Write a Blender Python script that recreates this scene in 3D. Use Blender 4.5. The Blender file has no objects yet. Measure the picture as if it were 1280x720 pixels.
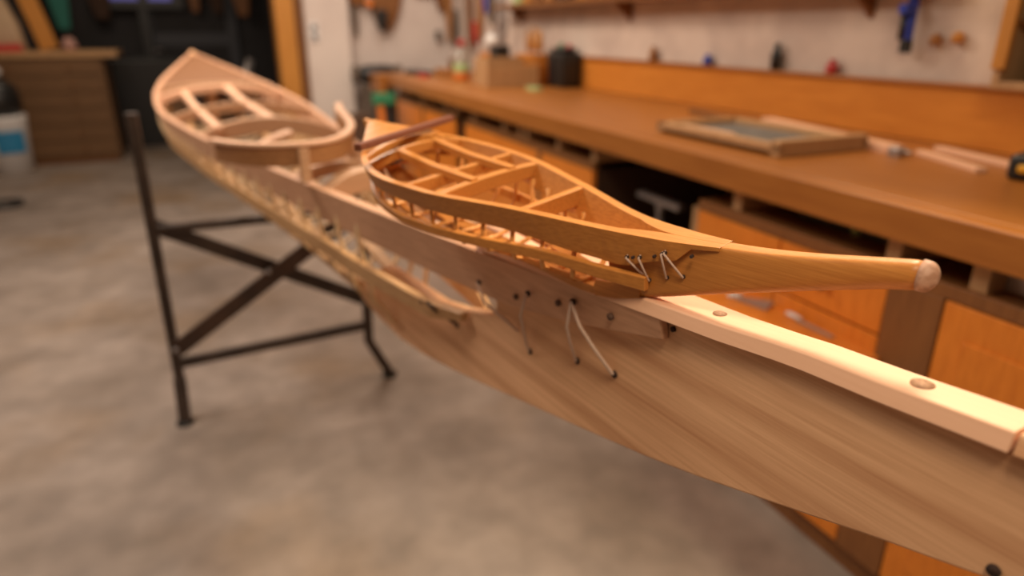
import bpy, bmesh, math, random
from mathutils import Vector, Matrix
random.seed(7)
pi = math.pi
scn = bpy.context.scene

# ------------------------------------------------------------------ camera
cam_d = bpy.data.cameras.new('camera'); cam = bpy.data.objects.new('camera', cam_d)
scn.collection.objects.link(cam); scn.camera = cam
cam_d.sensor_width = 36; cam_d.lens = 24; cam_d.clip_start = .02
cam.location = (0, 0, 1.3)
cam.rotation_euler = (math.radians(90 - 20.857), 0, math.radians(-23.135))
cam_d.dof.use_dof = True; cam_d.dof.focus_distance = .60; cam_d.dof.aperture_fstop = 2.3
# ------------------------------------------------------------------ world, lamps, exposure
w = bpy.data.worlds.new('world'); scn.world = w; w.use_nodes = True
w.node_tree.nodes['Background'].inputs[0].default_value = (1, .72, .54, 1)
w.node_tree.nodes['Background'].inputs[1].default_value = .12
scn.view_settings.view_transform = 'Standard'; scn.view_settings.look = 'None'
scn.view_settings.exposure = 0; scn.view_settings.gamma = 1
scn.view_settings.use_curve_mapping = False

def area(name, loc, target, sx, sy, power, col):
    l = bpy.data.lights.new(name, 'AREA'); l.shape = 'RECTANGLE'; l.size = sx; l.size_y = sy
    l.energy = power; l.color = col
    o = bpy.data.objects.new(name, l); scn.collection.objects.link(o); o.location = loc
    o.rotation_euler = (Vector(target) - Vector(loc)).to_track_quat('-Z', 'Y').to_euler()
    return o
WARM = (1, .74, .48)
area('bench_lamp', (1.75, 1.9, 2.5), (1.6, 1.7, .9), .3, 1.4, 17, WARM)
sl = bpy.data.lights.new('deck_lamp', 'SPOT'); sl.energy = 165; sl.color = (1, .83, .60); sl.spot_size = math.radians(84); sl.spot_blend = .7
sl.shadow_soft_size = .16
so_ = bpy.data.objects.new('deck_lamp', sl); scn.collection.objects.link(so_); so_.location = (1.35, 1.0, 2.35)
so_.rotation_euler = (Vector((.38, .55, 1.08)) - so_.location).to_track_quat('-Z', 'Y').to_euler()
area('front_lamp', (.05, -.2, 2.30), (.35, .4, 1.0), .4, .4, 16, (1, .80, .58))
area('middle_lamp', (.25, 4.0, 2.7), (.25, 3.9, 0), .8, 1.6, 60, (1, .82, .66))
area('wall_lamp', (1.3, 4.6, 2.6), (1.9, 5.6, .9), .4, .8, 12, (1, .87, .76))
area('left_lamp', (-1.0, 2.6, 2.7), (-1.0, 2.5, 0), .9, .9, 46, (1, .87, .76))
area('back_room_lamp', (-.9, 7.4, 2.5), (-1.0, 8, 0), .5, .5, 12, (1, .80, .6))

# ------------------------------------------------------------------ materials
def mat(name, col, rough=.6, metal=0, noise=None, bump=0, emit=None, trans=0, spec=None):
    """plain or two-tone noisy material; noise=(second colour, scale, detail)"""
    m = bpy.data.materials.new(name); m.use_nodes = True; nt = m.node_tree
    b = nt.nodes['Principled BSDF']
    b.inputs['Base Color'].default_value = (*col, 1); b.inputs['Roughness'].default_value = rough
    b.inputs['Metallic'].default_value = metal
    if spec is not None: b.inputs['Specular IOR Level'].default_value = spec
    if trans: b.inputs['Transmission Weight'].default_value = trans
    if emit:
        b.inputs['Emission Color'].default_value = (*emit[0], 1); b.inputs['Emission Strength'].default_value = emit[1]
    if noise:
        tc = nt.nodes.new('ShaderNodeTexCoord'); n = nt.nodes.new('ShaderNodeTexNoise')
        n.inputs['Scale'].default_value = noise[1]; n.inputs['Detail'].default_value = 6
        nt.links.new(tc.outputs['Object'], n.inputs['Vector'])
        r = nt.nodes.new('ShaderNodeValToRGB')
        r.color_ramp.elements[0].position = .38; r.color_ramp.elements[1].position = .62
        r.color_ramp.elements[0].color = (*col, 1); r.color_ramp.elements[1].color = (*noise[0], 1)
        nt.links.new(n.outputs['Fac'], r.inputs[0]); nt.links.new(r.outputs[0], b.inputs['Base Color'])
        if bump:
            bp = nt.nodes.new('ShaderNodeBump'); bp.inputs['Strength'].default_value = bump
            nt.links.new(n.outputs['Fac'], bp.inputs['Height']); nt.links.new(bp.outputs[0], b.inputs['Normal'])
    return m

def wood(name, light, dark, grain=(60, 2.2, 60), rough=.5, amount=1., rings=0., blotch=.25, spec=.35, tilt=0):
    """timber: fine fibres plus broad growth lines running along local Y"""
    m = bpy.data.materials.new(name); m.use_nodes = True; nt = m.node_tree; N = nt.nodes; L = nt.links
    b = N['Principled BSDF']; b.inputs['Roughness'].default_value = rough
    b.inputs['Specular IOR Level'].default_value = spec
    tc = N.new('ShaderNodeTexCoord')
    mp = N.new('ShaderNodeMapping'); mp.inputs['Scale'].default_value = grain; mp.inputs['Rotation'].default_value = (tilt, 0, 0)
    mp.vector_type = 'TEXTURE' if False else 'POINT'
    L.new(tc.outputs['Object'], mp.inputs['Vector'])
    n1 = N.new('ShaderNodeTexNoise'); n1.inputs['Scale'].default_value = 3; n1.inputs['Detail'].default_value = 8
    n1.inputs['Roughness'].default_value = .65
    L.new(mp.outputs[0], n1.inputs['Vector'])
    r1 = N.new('ShaderNodeValToRGB'); r1.color_ramp.elements[0].position = .35; r1.color_ramp.elements[1].position = .68
    L.new(n1.outputs['Fac'], r1.inputs[0])
    n2 = N.new('ShaderNodeTexNoise'); n2.inputs['Scale'].default_value = 5; n2.inputs['Detail'].default_value = 3
    L.new(tc.outputs['Object'], n2.inputs['Vector'])
    mx = N.new('ShaderNodeMix'); mx.data_type = 'RGBA'
    mx.inputs[6].default_value = (*light, 1); mx.inputs[7].default_value = (*dark, 1)
    ml = N.new('ShaderNodeMath'); ml.operation = 'MULTIPLY'; ml.inputs[1].default_value = .55 * amount
    L.new(r1.outputs[0], ml.inputs[0])
    ad = N.new('ShaderNodeMath'); ad.operation = 'MULTIPLY_ADD'; ad.inputs[1].default_value = blotch
    L.new(n2.outputs['Fac'], ad.inputs[0]); L.new(ml.outputs[0], ad.inputs[2])
    fac = ad.outputs[0]
    if rings:
        wv = N.new('ShaderNodeTexWave'); wv.wave_type = 'BANDS'; wv.bands_direction = 'Z'
        wv.inputs['Scale'].default_value = rings; wv.inputs['Distortion'].default_value = 9
        wv.inputs['Detail'].default_value = 2.5; wv.inputs['Detail Scale'].default_value = .6
        m2 = N.new('ShaderNodeMapping'); m2.inputs['Scale'].default_value = (.3, .12, 1)
        m2.inputs['Rotation'].default_value = (tilt, 0, 0)
        L.new(tc.outputs['Object'], m2.inputs['Vector']); L.new(m2.outputs[0], wv.inputs['Vector'])
        rr = N.new('ShaderNodeValToRGB'); rr.color_ramp.elements[0].position = .55; rr.color_ramp.elements[1].position = 1
        L.new(wv.outputs['Fac'], rr.inputs[0])
        a2 = N.new('ShaderNodeMath'); a2.operation = 'MULTIPLY_ADD'; a2.inputs[1].default_value = .42
        a2.use_clamp = True
        L.new(rr.outputs[0], a2.inputs[0]); L.new(fac, a2.inputs[2]); fac = a2.outputs[0]
    L.new(fac, mx.inputs[0]); L.new(mx.outputs[2], b.inputs['Base Color'])
    bp = N.new('ShaderNodeBump'); bp.inputs['Strength'].default_value = .08; bp.inputs['Distance'].default_value = .002
    L.new(n1.outputs['Fac'], bp.inputs['Height']); L.new(bp.outputs[0], b.inputs['Normal'])
    return m

M = {}
M['cedar'] = wood('cedar plank', (.86, .52, .29), (.56, .28, .135), grain=(55, 1.6, 55), rings=5, rough=.62, tilt=.16)
M['gun'] = wood('rosy cedar', (.72, .41, .25), (.46, .24, .13), grain=(55, 1.8, 55), rough=.6, blotch=.4)
M['chine'] = wood('warm spruce', (.62, .37, .17), (.36, .18, .07), grain=(60, 2, 60))
M['pale'] = wood('pale ash', (.84, .51, .33), (.74, .42, .25), grain=(70, 2, 70), amount=.6, rough=.55)
M['rib'] = wood('bent rib wood', (.84, .62, .38), (.62, .40, .20), grain=(30, 30, 30))
M['beam'] = wood('deck beam wood', (.66, .40, .24), (.46, .24, .12), grain=(3, 60, 60))
M['coam'] = wood('coaming wood', (.46, .22, .09), (.28, .12, .045), grain=(20, 20, 40))
M['mod'] = wood('orange model wood', (.63, .265, .058), (.40, .135, .024), grain=(140, 4, 140), rough=.42, amount=1.1)
M['modrib'] = wood('model rib wood', (.86, .42, .12), (.62, .25, .055), grain=(60, 60, 60), rough=.45)
M['modend'] = mat('model end grain', (.56, .33, .22), .6, noise=((.42, .22, .13), 200, 3))
M['stick'] = wood('reddish stick wood', (.20, .06, .025), (.12, .03, .015), grain=(60, 60, 3), rough=.7)
M['cord'] = mat('waxed cord', (.66, .48, .38), .7, noise=((.54, .37, .27), 900, 2))
M['hole'] = mat('drilled hole', (.035, .016, .010), .9)
M['peg'] = mat('peg end grain', (.45, .25, .13), .7, noise=((.30, .15, .08), 500, 2))
M['bench'] = wood('bench top maple', (.42, .16, .032), (.29, .095, .017), grain=(16, 1.2, 16), rough=.35, blotch=.35)
M['cab'] = wood('varnished cabinet', (.80, .27, .036), (.56, .155, .016), grain=(3, 22, 4), rough=.3, blotch=.4)
M['stile'] = wood('dark stile', (.26, .11, .035), (.15, .055, .018), grain=(30, 30, 2), rough=.4)
M['divider'] = wood('unfinished divider', (.52, .31, .15), (.35, .19, .08), grain=(20, 20, 2))
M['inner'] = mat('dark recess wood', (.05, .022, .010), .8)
M['board'] = wood('honey backboard', (.70, .27, .045), (.50, .16, .022), grain=(3, 1.6, 12), rough=.35)
M['wall'] = mat('painted wall', (.70, .60, .53), .85, noise=((.62, .52, .46), 2.5, 4), bump=.05)
M['wallr'] = mat('rough painted wall', (.70, .58, .49), .85, noise=((.58, .47, .40), 6, 4), bump=.15)
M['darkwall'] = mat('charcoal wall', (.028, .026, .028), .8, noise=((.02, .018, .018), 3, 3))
M['post'] = wood('varnished door post', (.60, .27, .055), (.42, .16, .03), grain=(20, 20, 1.5), rough=.4)
M['steel'] = mat('dark steel', (.045, .030, .024), .5, .3, noise=((.075, .05, .038), 14, 3))
M['brownsteel'] = mat('brown flat bar', (.085, .045, .028), .55, .1, noise=((.05, .028, .02), 14, 3))
M['black'] = mat('black plastic', (.016, .015, .014), .4)
M['grey'] = mat('grey felt', (.17, .155, .145), .8, noise=((.12, .11, .10), 30, 3))
M['lgrey'] = mat('grey metal', (.42, .38, .36), .35, .6)
M['white'] = mat('white plastic', (.72, .70, .68), .4)
M['blue'] = mat('blue plastic', (.03, .06, .42), .35)
M['cyan'] = mat('cyan label', (.02, .22, .42), .5)
M['red'] = mat('red plastic', (.50, .035, .03), .4)
M['green'] = mat('green plastic', (.035, .22, .10), .5)
M['labelg'] = mat('green label', (.38, .50, .22), .6)
M['yellow'] = mat('yellow plastic', (.75, .38, .02), .4)
M['orange'] = mat('orange plastic', (.70, .20, .03), .4)
M['clear'] = mat('clear plastic', (.62, .58, .52), .2, trans=.6)
M['teal'] = mat('teal cloth', (.02, .14, .11), .8)
M['cream'] = mat('cream sacking', (.55, .40, .26), .8, noise=((.48, .33, .20), 8, 3))
M['maroon'] = mat('maroon cloth', (.14, .012, .02), .8)
M['brown'] = mat('brown cardboard', (.11, .055, .03), .8, noise=((.08, .04, .02), 10, 3))
M['machine'] = mat('grey brown machine paint', (.16, .115, .085), .6, noise=((.12, .085, .06), 12, 3))
M['screen'] = mat('lit screen', (.01, .01, .02), .3, emit=((.25, .22, .75), .32))
M['bulb'] = mat('white lamp shade', (.85, .80, .74), .4)
M['tool'] = wood('tool handle wood', (.42, .19, .06), (.28, .11, .03), grain=(20, 20, 20))
M['dull'] = wood('old drawer wood', (.20, .105, .045), (.12, .06, .025), grain=(1.5, 10, 14), rough=.5)

def floor_mat():
    m = bpy.data.materials.new('stained concrete'); m.use_nodes = True; nt = m.node_tree; N = nt.nodes; L = nt.links
    b = N['Principled BSDF']; b.inputs['Roughness'].default_value = .55; b.inputs['Specular IOR Level'].default_value = .3
    tc = N.new('ShaderNodeTexCoord')
    a = N.new('ShaderNodeTexNoise'); a.inputs['Scale'].default_value = 2.6; a.inputs['Detail'].default_value = 7
    c = N.new('ShaderNodeTexNoise'); c.inputs['Scale'].default_value = 9; c.inputs['Detail'].default_value = 8
    d = N.new('ShaderNodeTexNoise'); d.inputs['Scale'].default_value = 1.1; d.inputs['Detail'].default_value = 3
    for n in (a, c, d): L.new(tc.outputs['Object'], n.inputs['Vector'])
    r = N.new('ShaderNodeValToRGB'); e = r.color_ramp.elements
    e[0].position = .32; e[0].color = (.235, .185, .148, 1); e[1].position = .66; e[1].color = (.345, .28, .235, 1)
    L.new(a.outputs['Fac'], r.inputs[0])
    r2 = N.new('ShaderNodeValToRGB'); e = r2.color_ramp.elements
    e[0].position = .5; e[0].color = (0, 0, 0, 1); e[1].position = .72; e[1].color = (1, 1, 1, 1)
    L.new(d.outputs['Fac'], r2.inputs[0])
    mx = N.new('ShaderNodeMix'); mx.data_type = 'RGBA'; mx.inputs[7].default_value = (.25, .165, .095, 1)
    L.new(r2.outputs[0], mx.inputs[0]); L.new(r.outputs[0], mx.inputs[6])
    r3 = N.new('ShaderNodeValToRGB'); e = r3.color_ramp.elements
    e[0].position = .35; e[0].color = (.84, .84, .84, 1); e[1].position = .65; e[1].color = (1.06, 1.06, 1.06, 1)
    L.new(c.outputs['Fac'], r3.inputs[0])
    m2 = N.new('ShaderNodeMix'); m2.data_type = 'RGBA'; m2.blend_type = 'MULTIPLY'; m2.inputs[0].default_value = 1
    L.new(mx.outputs[2], m2.inputs[6]); L.new(r3.outputs[0], m2.inputs[7])
    L.new(m2.outputs[2], b.inputs['Base Color'])
    bp = N.new('ShaderNodeBump'); bp.inputs['Strength'].default_value = .15
    L.new(c.outputs['Fac'], bp.inputs['Height']); L.new(bp.outputs[0], b.inputs['Normal'])
    return m
M['floor'] = floor_mat()

# ------------------------------------------------------------------ mesh helpers
class MB:
    """collects geometry; build() links it as one mesh object"""
    def __init__(s, T=None): s.v = []; s.f = []; s.sm = []; s.T = T or (lambda p: p)
    def add(s, vs, fs, smooth=False):
        k = len(s.v); s.v += [tuple(s.T(tuple(p))) for p in vs]
        for f in fs: s.f.append(tuple(i + k for i in f)); s.sm.append(smooth)
        return s
    def box(s, x0, x1, y0, y1, z0, z1):
        vs = [(x, y, z) for x in (x0, x1) for y in (y0, y1) for z in (z0, z1)]
        return s.add(vs, [(0, 1, 3, 2), (4, 6, 7, 5), (0, 4, 5, 1), (2, 3, 7, 6), (0, 2, 6, 4), (1, 5, 7, 3)])
    def loft(s, rings, smooth=False, caps=True):
        n = len(rings[0]); vs = [p for r in rings for p in r]; fs = []
        for i in range(len(rings) - 1):
            for j in range(n):
                a = i * n + j; b = i * n + (j + 1) % n
                fs.append((a, b, b + n, a + n))
        if caps:
            fs.append(tuple(range(n))[::-1]); fs.append(tuple((len(rings) - 1) * n + j for j in range(n)))
        return s.add(vs, fs, smooth)
    def tube(s, pts, r, n=8, rs=None, flat=1., smooth=True):
        P = [Vector(p) for p in pts]; rings = []
        up = None
        for i, p in enumerate(P):
            d = (P[min(i + 1, len(P) - 1)] - P[max(i - 1, 0)]).normalized()
            if up is None:
                up = Vector((0, 0, 1)) if abs(d.z) < .9 else Vector((1, 0, 0))
            a = d.cross(up)
            if a.length < 1e-6: a = d.orthogonal()
            a.normalize(); b = a.cross(d).normalized(); up = b
            rr = rs[i] if rs else r
            rings.append([tuple(p + a * math.cos(2 * pi * k / n) * rr + b * math.sin(2 * pi * k / n) * rr * flat) for k in range(n)])
        return s.loft(rings, smooth)
    def bar(s, a, b, wd, th, up=(0, 0, 1)):
        """rectangular bar from a to b; wd across, th along up"""
        a = Vector(a); b = Vector(b); d = (b - a).normalized(); u = Vector(up)
        x = d.cross(u).normalized(); u = x.cross(d).normalized()
        R = [[tuple(p + x * sx * wd / 2 + u * su * th / 2) for sx, su in ((-1, -1), (1, -1), (1, 1), (-1, 1))] for p in (a, b)]
        return s.loft(R)
    def lathe(s, c, prof, n=24):
        """prof list of (r, z) about vertical axis through c"""
        R = [[(c[0] + r * math.cos(2 * pi * k / n), c[1] + r * math.sin(2 * pi * k / n), c[2] + z) for k in range(n)] for r, z in prof]
        return s.loft(R, True)
    def prism(s, poly, x0, x1, axis='x'):
        """polygon in YZ extruded in x (or XZ in y, XY in z)"""
        def pt(a, u, v): return {'x': (a, u, v), 'y': (u, a, v), 'z': (u, v, a)}[axis]
        n = len(poly); vs = [pt(x0, *p) for p in poly] + [pt(x1, *p) for p in poly]
        fs = [tuple(range(n)), tuple(range(2 * n - 1, n - 1, -1))] + [(i, i + n, (i + 1) % n + n, (i + 1) % n) for i in range(n)]
        return s.add(vs, fs)
    def build(s, name, m, parent=None, bev=0, seg=2, label=None, off=None):
        me = bpy.data.meshes.new(name); me.from_pydata(s.v, [], s.f); me.update()
        for p, q in zip(me.polygons, s.sm): p.use_smooth = q
        bm = bmesh.new(); bm.from_mesh(me); bmesh.ops.recalc_face_normals(bm, faces=bm.faces); bm.to_mesh(me); bm.free()
        me.materials.append(m); o = bpy.data.objects.new(name, me); scn.collection.objects.link(o)
        if parent is not None: o.parent = parent
        if off is not None: o.location = off
        if bev:
            b = o.modifiers.new('edge', 'BEVEL'); b.width = bev; b.segments = seg; b.limit_method = 'ANGLE'
            b.angle_limit = math.radians(38)
            if seg > 2:
                for p in me.polygons: p.use_smooth = True
        if label: o['label'] = label
        return o
def tag(o, label, cat, group=None):
    o['label'] = label; o['category'] = cat
    if group: o['group'] = group
    return o
def thing(name, label, cat, loc=(0, 0, 0), rz=0, group=None):
    o = bpy.data.objects.new(name, None); scn.collection.objects.link(o)
    o.location = loc; o.rotation_euler = (0, 0, rz); o.empty_display_size = .1
    return tag(o, label, cat, group)
def struct(name, mb, m, **k):
    o = mb.build(name, m, **k); o['kind'] = 'structure'; return o
def part(parent, name, m, mb, bev=0, **k):
    return mb.build(name, m, parent, bev, **k)
def interp(tab, y):
    if y <= tab[0][0]: return tab[0][1]
    for (a, p), (b, q) in zip(tab, tab[1:]):
        if y <= b: return p + (q - p) * (y - a) / (b - a)
    return tab[-1][1]
def ev(n, s):
    s = min(max(s, 0), 1) * (len(n) - 1); i = min(int(s), len(n) - 2); t = s - i
    g = [n[1] - n[0]] + [(n[k + 1] - n[k - 1]) / 2 for k in range(1, len(n) - 1)] + [n[-1] - n[-2]]
    return (2*t**3-3*t**2+1)*n[i] + (t**3-2*t**2+t)*g[i] + (-2*t**3+3*t**2)*n[i+1] + (t**3-t**2)*g[i+1]
def frange(a, b, n): return [a + (b - a) * i / (n - 1) for i in range(n)]

# ------------------------------------------------------------------ room shell
struct('floor', MB().box(-3.6, 2.4, -1.0, 10.0, -.1, 0), M['floor'])
struct('wall_right', MB().box(2.1, 2.2, -1.0, 6.33, 0, 2.8), M['wallr'])
struct('wall_back', MB().box(1.12, 2.1, 6.13, 6.33, 0, 2.8), M['wall'])
struct('wall_pier', MB().box(.772, 1.12, 5.98, 6.33, 0, 2.8), M['wall'], bev=.008)
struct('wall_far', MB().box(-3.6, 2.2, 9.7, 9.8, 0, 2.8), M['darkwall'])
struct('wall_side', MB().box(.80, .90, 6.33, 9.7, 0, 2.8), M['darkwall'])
struct('wall_left', MB().box(-3.6, -3.5, -1.0, 9.7, 0, 2.8), M['wall'])
struct('trim_1', MB().box(.555, .70, 6.03, 6.33, 0, 2.8), M['post'], bev=.006)
struct('trim_2', MB().box(.70, .772, 6.09, 6.33, 0, 2.8), M['stile'])
dd = struct('door_1', MB().box(-.62, .42, 9.62, 9.70, 0, 2.25), mat('slate blue door', (.040, .042, .052), .5), bev=.005)
part(dd, 'door_panel', M['darkwall'], MB().box(-.50, .30, 9.605, 9.62, 1.25, 2.1), .004)
part(dd, 'door_panel', M['darkwall'], MB().box(-.50, .30, 9.605, 9.62, .2, 1.1), .004)
part(dd, 'door_handle', M['lgrey'], MB().tube([(-.54, 9.60, 1.05), (-.54, 9.56, 1.05), (-.43, 9.555, 1.05)], .012))

# ------------------------------------------------------------------ full-size kayak frame
KW = [.012, .046, .101, .174, .251, .296, .23, 0.]; KZ = [0, -.051, -.077, -.085, -.079, -.058, .002, .123]; KL = 4.243
kw = lambda y: ev(KW, y / KL)
kz = lambda y: ev(KZ, y / KL)
KBASE = .69
kay = thing('kayak_frame', 'full-size unfinished wooden kayak frame resting on the steel stand, small boat frame on its deck', 'boat frame', (.445, .224, KBASE), .12)
KO = 1.3 - .239 - KBASE
KT = lambda p: (p[0], p[1], p[2] + KO)
K = lambda: MB(KT)
gb = [(.30, -.058), (.46, -.098), (.61, -.126), (.84, -.141), (1.0, -.148), (1.2, -.156), (1.6, -.161), (1.85, -.159), (2.1, -.157), (2.6, -.148), (3.3, -.112), (3.8, -.045), (4.2, .05)]
for sd in (-1, 1):
    R = []
    for y in frange(.300, 4.19, 54):
        xo = max(kw(y), .014); th = interp([(.30, .010), (.42, .018), (.6, .022), (3.8, .022), (4.19, .012)], y)
        zt = kz(y) - .003; zb = interp(gb, y); xi = max(xo - th, .0005)
        fl = min(.014, (xo - .0135) * .45)
        R.append([(sd * xo, y, zt), (sd * xi, y, zt), (sd * max(xi - fl, .0004), y, zb), (sd * (xo - fl), y, zb)])
    part(kay, 'gunwale', M['gun'], K().loft(R), .0018, label='rosy side plank facing the camera' if sd < 0 else None)
# stern board: vertical plank with a rounded notch, lower arm running on as keel
poly = [(-.30, -.012), (-.013, -.012), (.073, -.018), (.141, -.022), (.227, -.031), (.30, -.037), (.42, -.045), (.60, -.085), (.675, -.135),
        (.668, -.152), (.672, -.165), (.690, -.175), (.720, -.184), (.797, -.206), (.89, -.225), (1.04, -.232), (1.17, -.240), (1.34, -.325),
        (1.36, -.374), (1.33, -.379), (1.213, -.384), (1.10, -.382), (.97, -.365), (.838, -.338), (.72, -.311), (.608, -.283), (.46, -.248), (.32, -.213),
        (.24, -.190), (.172, -.168), (.11, -.148), (.056, -.130), (0, -.113), (-.12, -.075), (-.30, -.040)]
part(kay, 'stern_board', M['cedar'], K().prism(poly, -.012, .012), .002, label='broad brown cedar stern board with a rounded notch')
# pale deck cap with pegs
def cap_ring(y):
    zl = interp([(-.3, .012), (0, -.0095), (.073, -.0155), (.141, -.0195), (.227, -.0285), (.30, -.0335), (.42, -.042), (.69, -.056)], y)
    hw = max(.0215, kw(y) * 1.02); top = .0145
    if y > .62:
        k = max(0., 1 - ((y - .62) / .075) ** 2) ** .5; hw = max(hw * k, .004); top = .0145 * max(k, .35)
    i = min(.0035, hw * .4)
    return [(-hw, y, zl), (-hw + i, y, zl + top * .95), (-hw + i * 1.5, y, zl + top), (hw - i * 1.5, y, zl + top), (hw - i, y, zl + top * .95), (hw, y, zl)]
part(kay, 'deck_cap', M['pale'], K().loft([cap_ring(y) for y in frange(-.011, .62, 22) + frange(.63, .694, 10)]), .0012, label='pale yellow chamfered cap strip with two round pegs')
part(kay, 'stern_head', M['cedar'], K().loft([cap_ring(y) for y in frange(-.30, -.0135, 8)]), .0012)
for y in (.058, .250):
    r = .0082 if y < .1 else .0066
    z = cap_ring(y)[2][2] - .0003
    part(kay, 'peg', M['peg'], K().lathe((0.002, y, z - .01), [(.0001, 0), (r, .0), (r, .0112), (.0001, .0114)]))
# side stringers and keelson
cu = [(.74, -.196), (.9, -.200), (1.1, -.205), (1.3, -.204), (1.6, -.204), (2.2, -.196), (3.0, -.170), (3.6, -.11), (4.15, .01)]
for sd in (-1, 1):
    R = []
    for y in frange(.76, 4.12, 44):
        xo = interp([(.76, .030), (.82, .052), (.95, .068), (1.2, kw(1.2) * .93)], y) if y < 1.2 else kw(y) * .93
        zt = interp(cu, y); h = interp([(.76, .014), (.84, .030), (1.2, .036), (3, .030), (4.1, .02)], y)
        xo = max(xo, .02)
        R.append([(sd * xo, y, zt), (sd * (xo - .014), y, zt + .002), (sd * (xo - .017), y, zt - h), (sd * (xo - .003), y, zt - h)])
    part(kay, 'side_stringer', M['chine'], K().loft(R), .002)
    R = []
    for y in frange(1.25, 3.95, 34):
        xo = kw(y) * .55; zc = interp([(1.25, -.300), (1.6, -.292), (2.2, -.280), (3.0, -.250), (3.6, -.185), (3.95, -.10)], y)
        R.append([(sd * xo, y, zc + .012), (sd * (xo - .022), y, zc + .004), (sd * (xo - .018), y, zc - .012), (sd * (xo + .004), y, zc - .004)])
    part(kay, 'bottom_stringer', M['chine'], K().loft(R), .002)
kl = [(1.2, -.384), (1.5, -.362), (2.2, -.352), (3.0, -.332), (3.6, -.255), (3.9, -.15), (4.22, .05)]
R = []
for y in frange(1.34, 4.18, 40):
    z = interp(kl, y); hw = interp([(1.34, .014), (1.6, .022), (3.6, .022), (4.18, .012)], y)
    R.append([(-hw, y, z + .030), (-hw * .8, y, z), (hw * .8, y, z), (hw, y, z + .030)])
part(kay, 'keelson', M['chine'], K().loft(R), .003)
# bow pieces
part(kay, 'bow_board', M['cedar'], K().prism([(3.62, -.03), (3.62, -.255), (3.9, -.15), (4.23, .05), (4.262, .120), (4.20, .120), (4.12, .09), (3.9, .035)], -.012, .012), .003)
R = []
for y in frange(3.52, 4.18, 10):
    hw = max(kw(y) - .020, .002); z = kz(y) - .010
    R.append([(-hw, y, z - .012), (-hw, y, z), (0, y, z + .012), (hw, y, z), (hw, y, z - .012)])
part(kay, 'bow_deck', mat('reddish deck plywood', (.22, .095, .036), .6), K().loft(R), .001)
# bent ribs
def kay_rib(y):
    W = kw(y); zt = kz(y) - .075; kb = interp(kl, y) + .034; zc = interp(cu, y) - .022
    xs = kw(y) * .93 - .022; xb = kw(y) * .55
    half = [(W - .014, zt + .04), (W - .012, zt - .012), (xs + .003, zc), (xb + (xs - xb) * .52, kb + (zc - kb) * .50), (xb - .022, kb + (zc - kb) * .20), (xb * .45, kb + .004), (0, kb)]
    pts = [(-x, y, z) for x, z in half] + [(x, y, z) for x, z in half[-2::-1]]
    # smooth
    out = []
    for i in range(len(pts) - 1):
        p0 = pts[max(i - 1, 0)]; p1 = pts[i]; p2 = pts[i + 1]; p3 = pts[min(i + 2, len(pts) - 1)]
        for t in (0, .33, .67):
            out.append(tuple(.5 * (2*p1[k] + (p2[k]-p0[k])*t + (2*p0[k]-5*p1[k]+4*p2[k]-p3[k])*t*t + (3*p1[k]-p0[k]-3*p2[k]+p3[k])*t**3) for k in range(3)))
    out.append(pts[-1]); return out
y = 1.12
while y < 3.85:
    part(kay, 'rib', M['rib'], K().tube(kay_rib(y), .0075, 8, flat=.6)); y += .105 if y < 2.3 else .062
# deck beams, arched a little
def kbeam(y, rise=.040, wd=.030, h=.034, x0=-1, x1=1, m='beam', nm='deck_beam', dz=0, skew=0):
    R = []
    for x in frange(x0, x1, 13):
        W = kw(y) - .020; z = kz(y) - .008 + rise * min(1, kw(y) / .16) * (1 - x * x) + dz; yy = y + skew * x
        R.append([(x * W, yy - wd / 2, z), (x * W, yy + wd / 2, z), (x * W, yy + wd / 2, z - h), (x * W, yy - wd / 2, z - h)])
    part(kay, nm, M[m], K().loft(R), .002)
kbeam(.84, .030); kbeam(1.04, .030)
kbeam(1.30, .052, .050, .046); kbeam(1.50, .030, .03, .03)
kbeam(1.86, .060, .055, .016, x1=-.15, m='pale', nm='deck_plank'); kbeam(2.26, .052, .045, .050, skew=-.10)
kbeam(2.78, .045); kbeam(3.30, .045, .06, .03, m='pale'); kbeam(3.52, .02)
for x, ya, yb, wd in ((.02, 2.26, 3.32, .030), (-.16, 2.30, 3.30, .026)):
    part(kay, 'deck_stringer', M['pale'], K().loft([[(x - wd/2, q, kz(q) + .036 - abs(x) * .12), (x + wd/2, q, kz(q) + .036 - abs(x) * .12), (x + wd/2, q, kz(q) + .016 - abs(x) * .12), (x - wd/2, q, kz(q) + .016 - abs(x) * .12)] for q in frange(ya, yb, 9)]), .002)
# cockpit coaming: bent hoop with a lip
def hoop(cx, cy, rx, ry, e=2.5, n=48):
    P = []
    for k in range(n):
        t = 2 * pi * k / n; cc, ss = math.cos(t), math.sin(t)
        P.append((cx + rx * math.copysign(abs(cc) ** (2 / e), cc), cy + ry * math.copysign(abs(ss) ** (2 / e), ss)))
    return P
def ring_mesh(inner, outer, z0, z1, tiltz=lambda x, y: 0):
    n = len(inner); vs = []
    for (a, b), (c, d) in zip(inner, outer):
        t = tiltz(c, d); vs += [(a, b, z0 + t), (c, d, z0 + t), (c, d, z1 + t), (a, b, z1 + t)]
    fs = []
    for i in range(n):
        j = (i + 1) % n
        for k in range(4): fs.append((i*4 + k, i*4 + (k+1) % 4, j*4 + (k+1) % 4, j*4 + k))
    return vs, fs
hp_ = [(-.268, 1.515), (-.235, 1.44), (-.19, 1.385), (-.14, 1.362), (-.09, 1.358), (-.04, 1.385), (.01, 1.455), (.055, 1.56), (.09, 1.68), (.115, 1.80), (.14, 1.93), (.165, 2.04), (.195, 2.14)]
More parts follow.
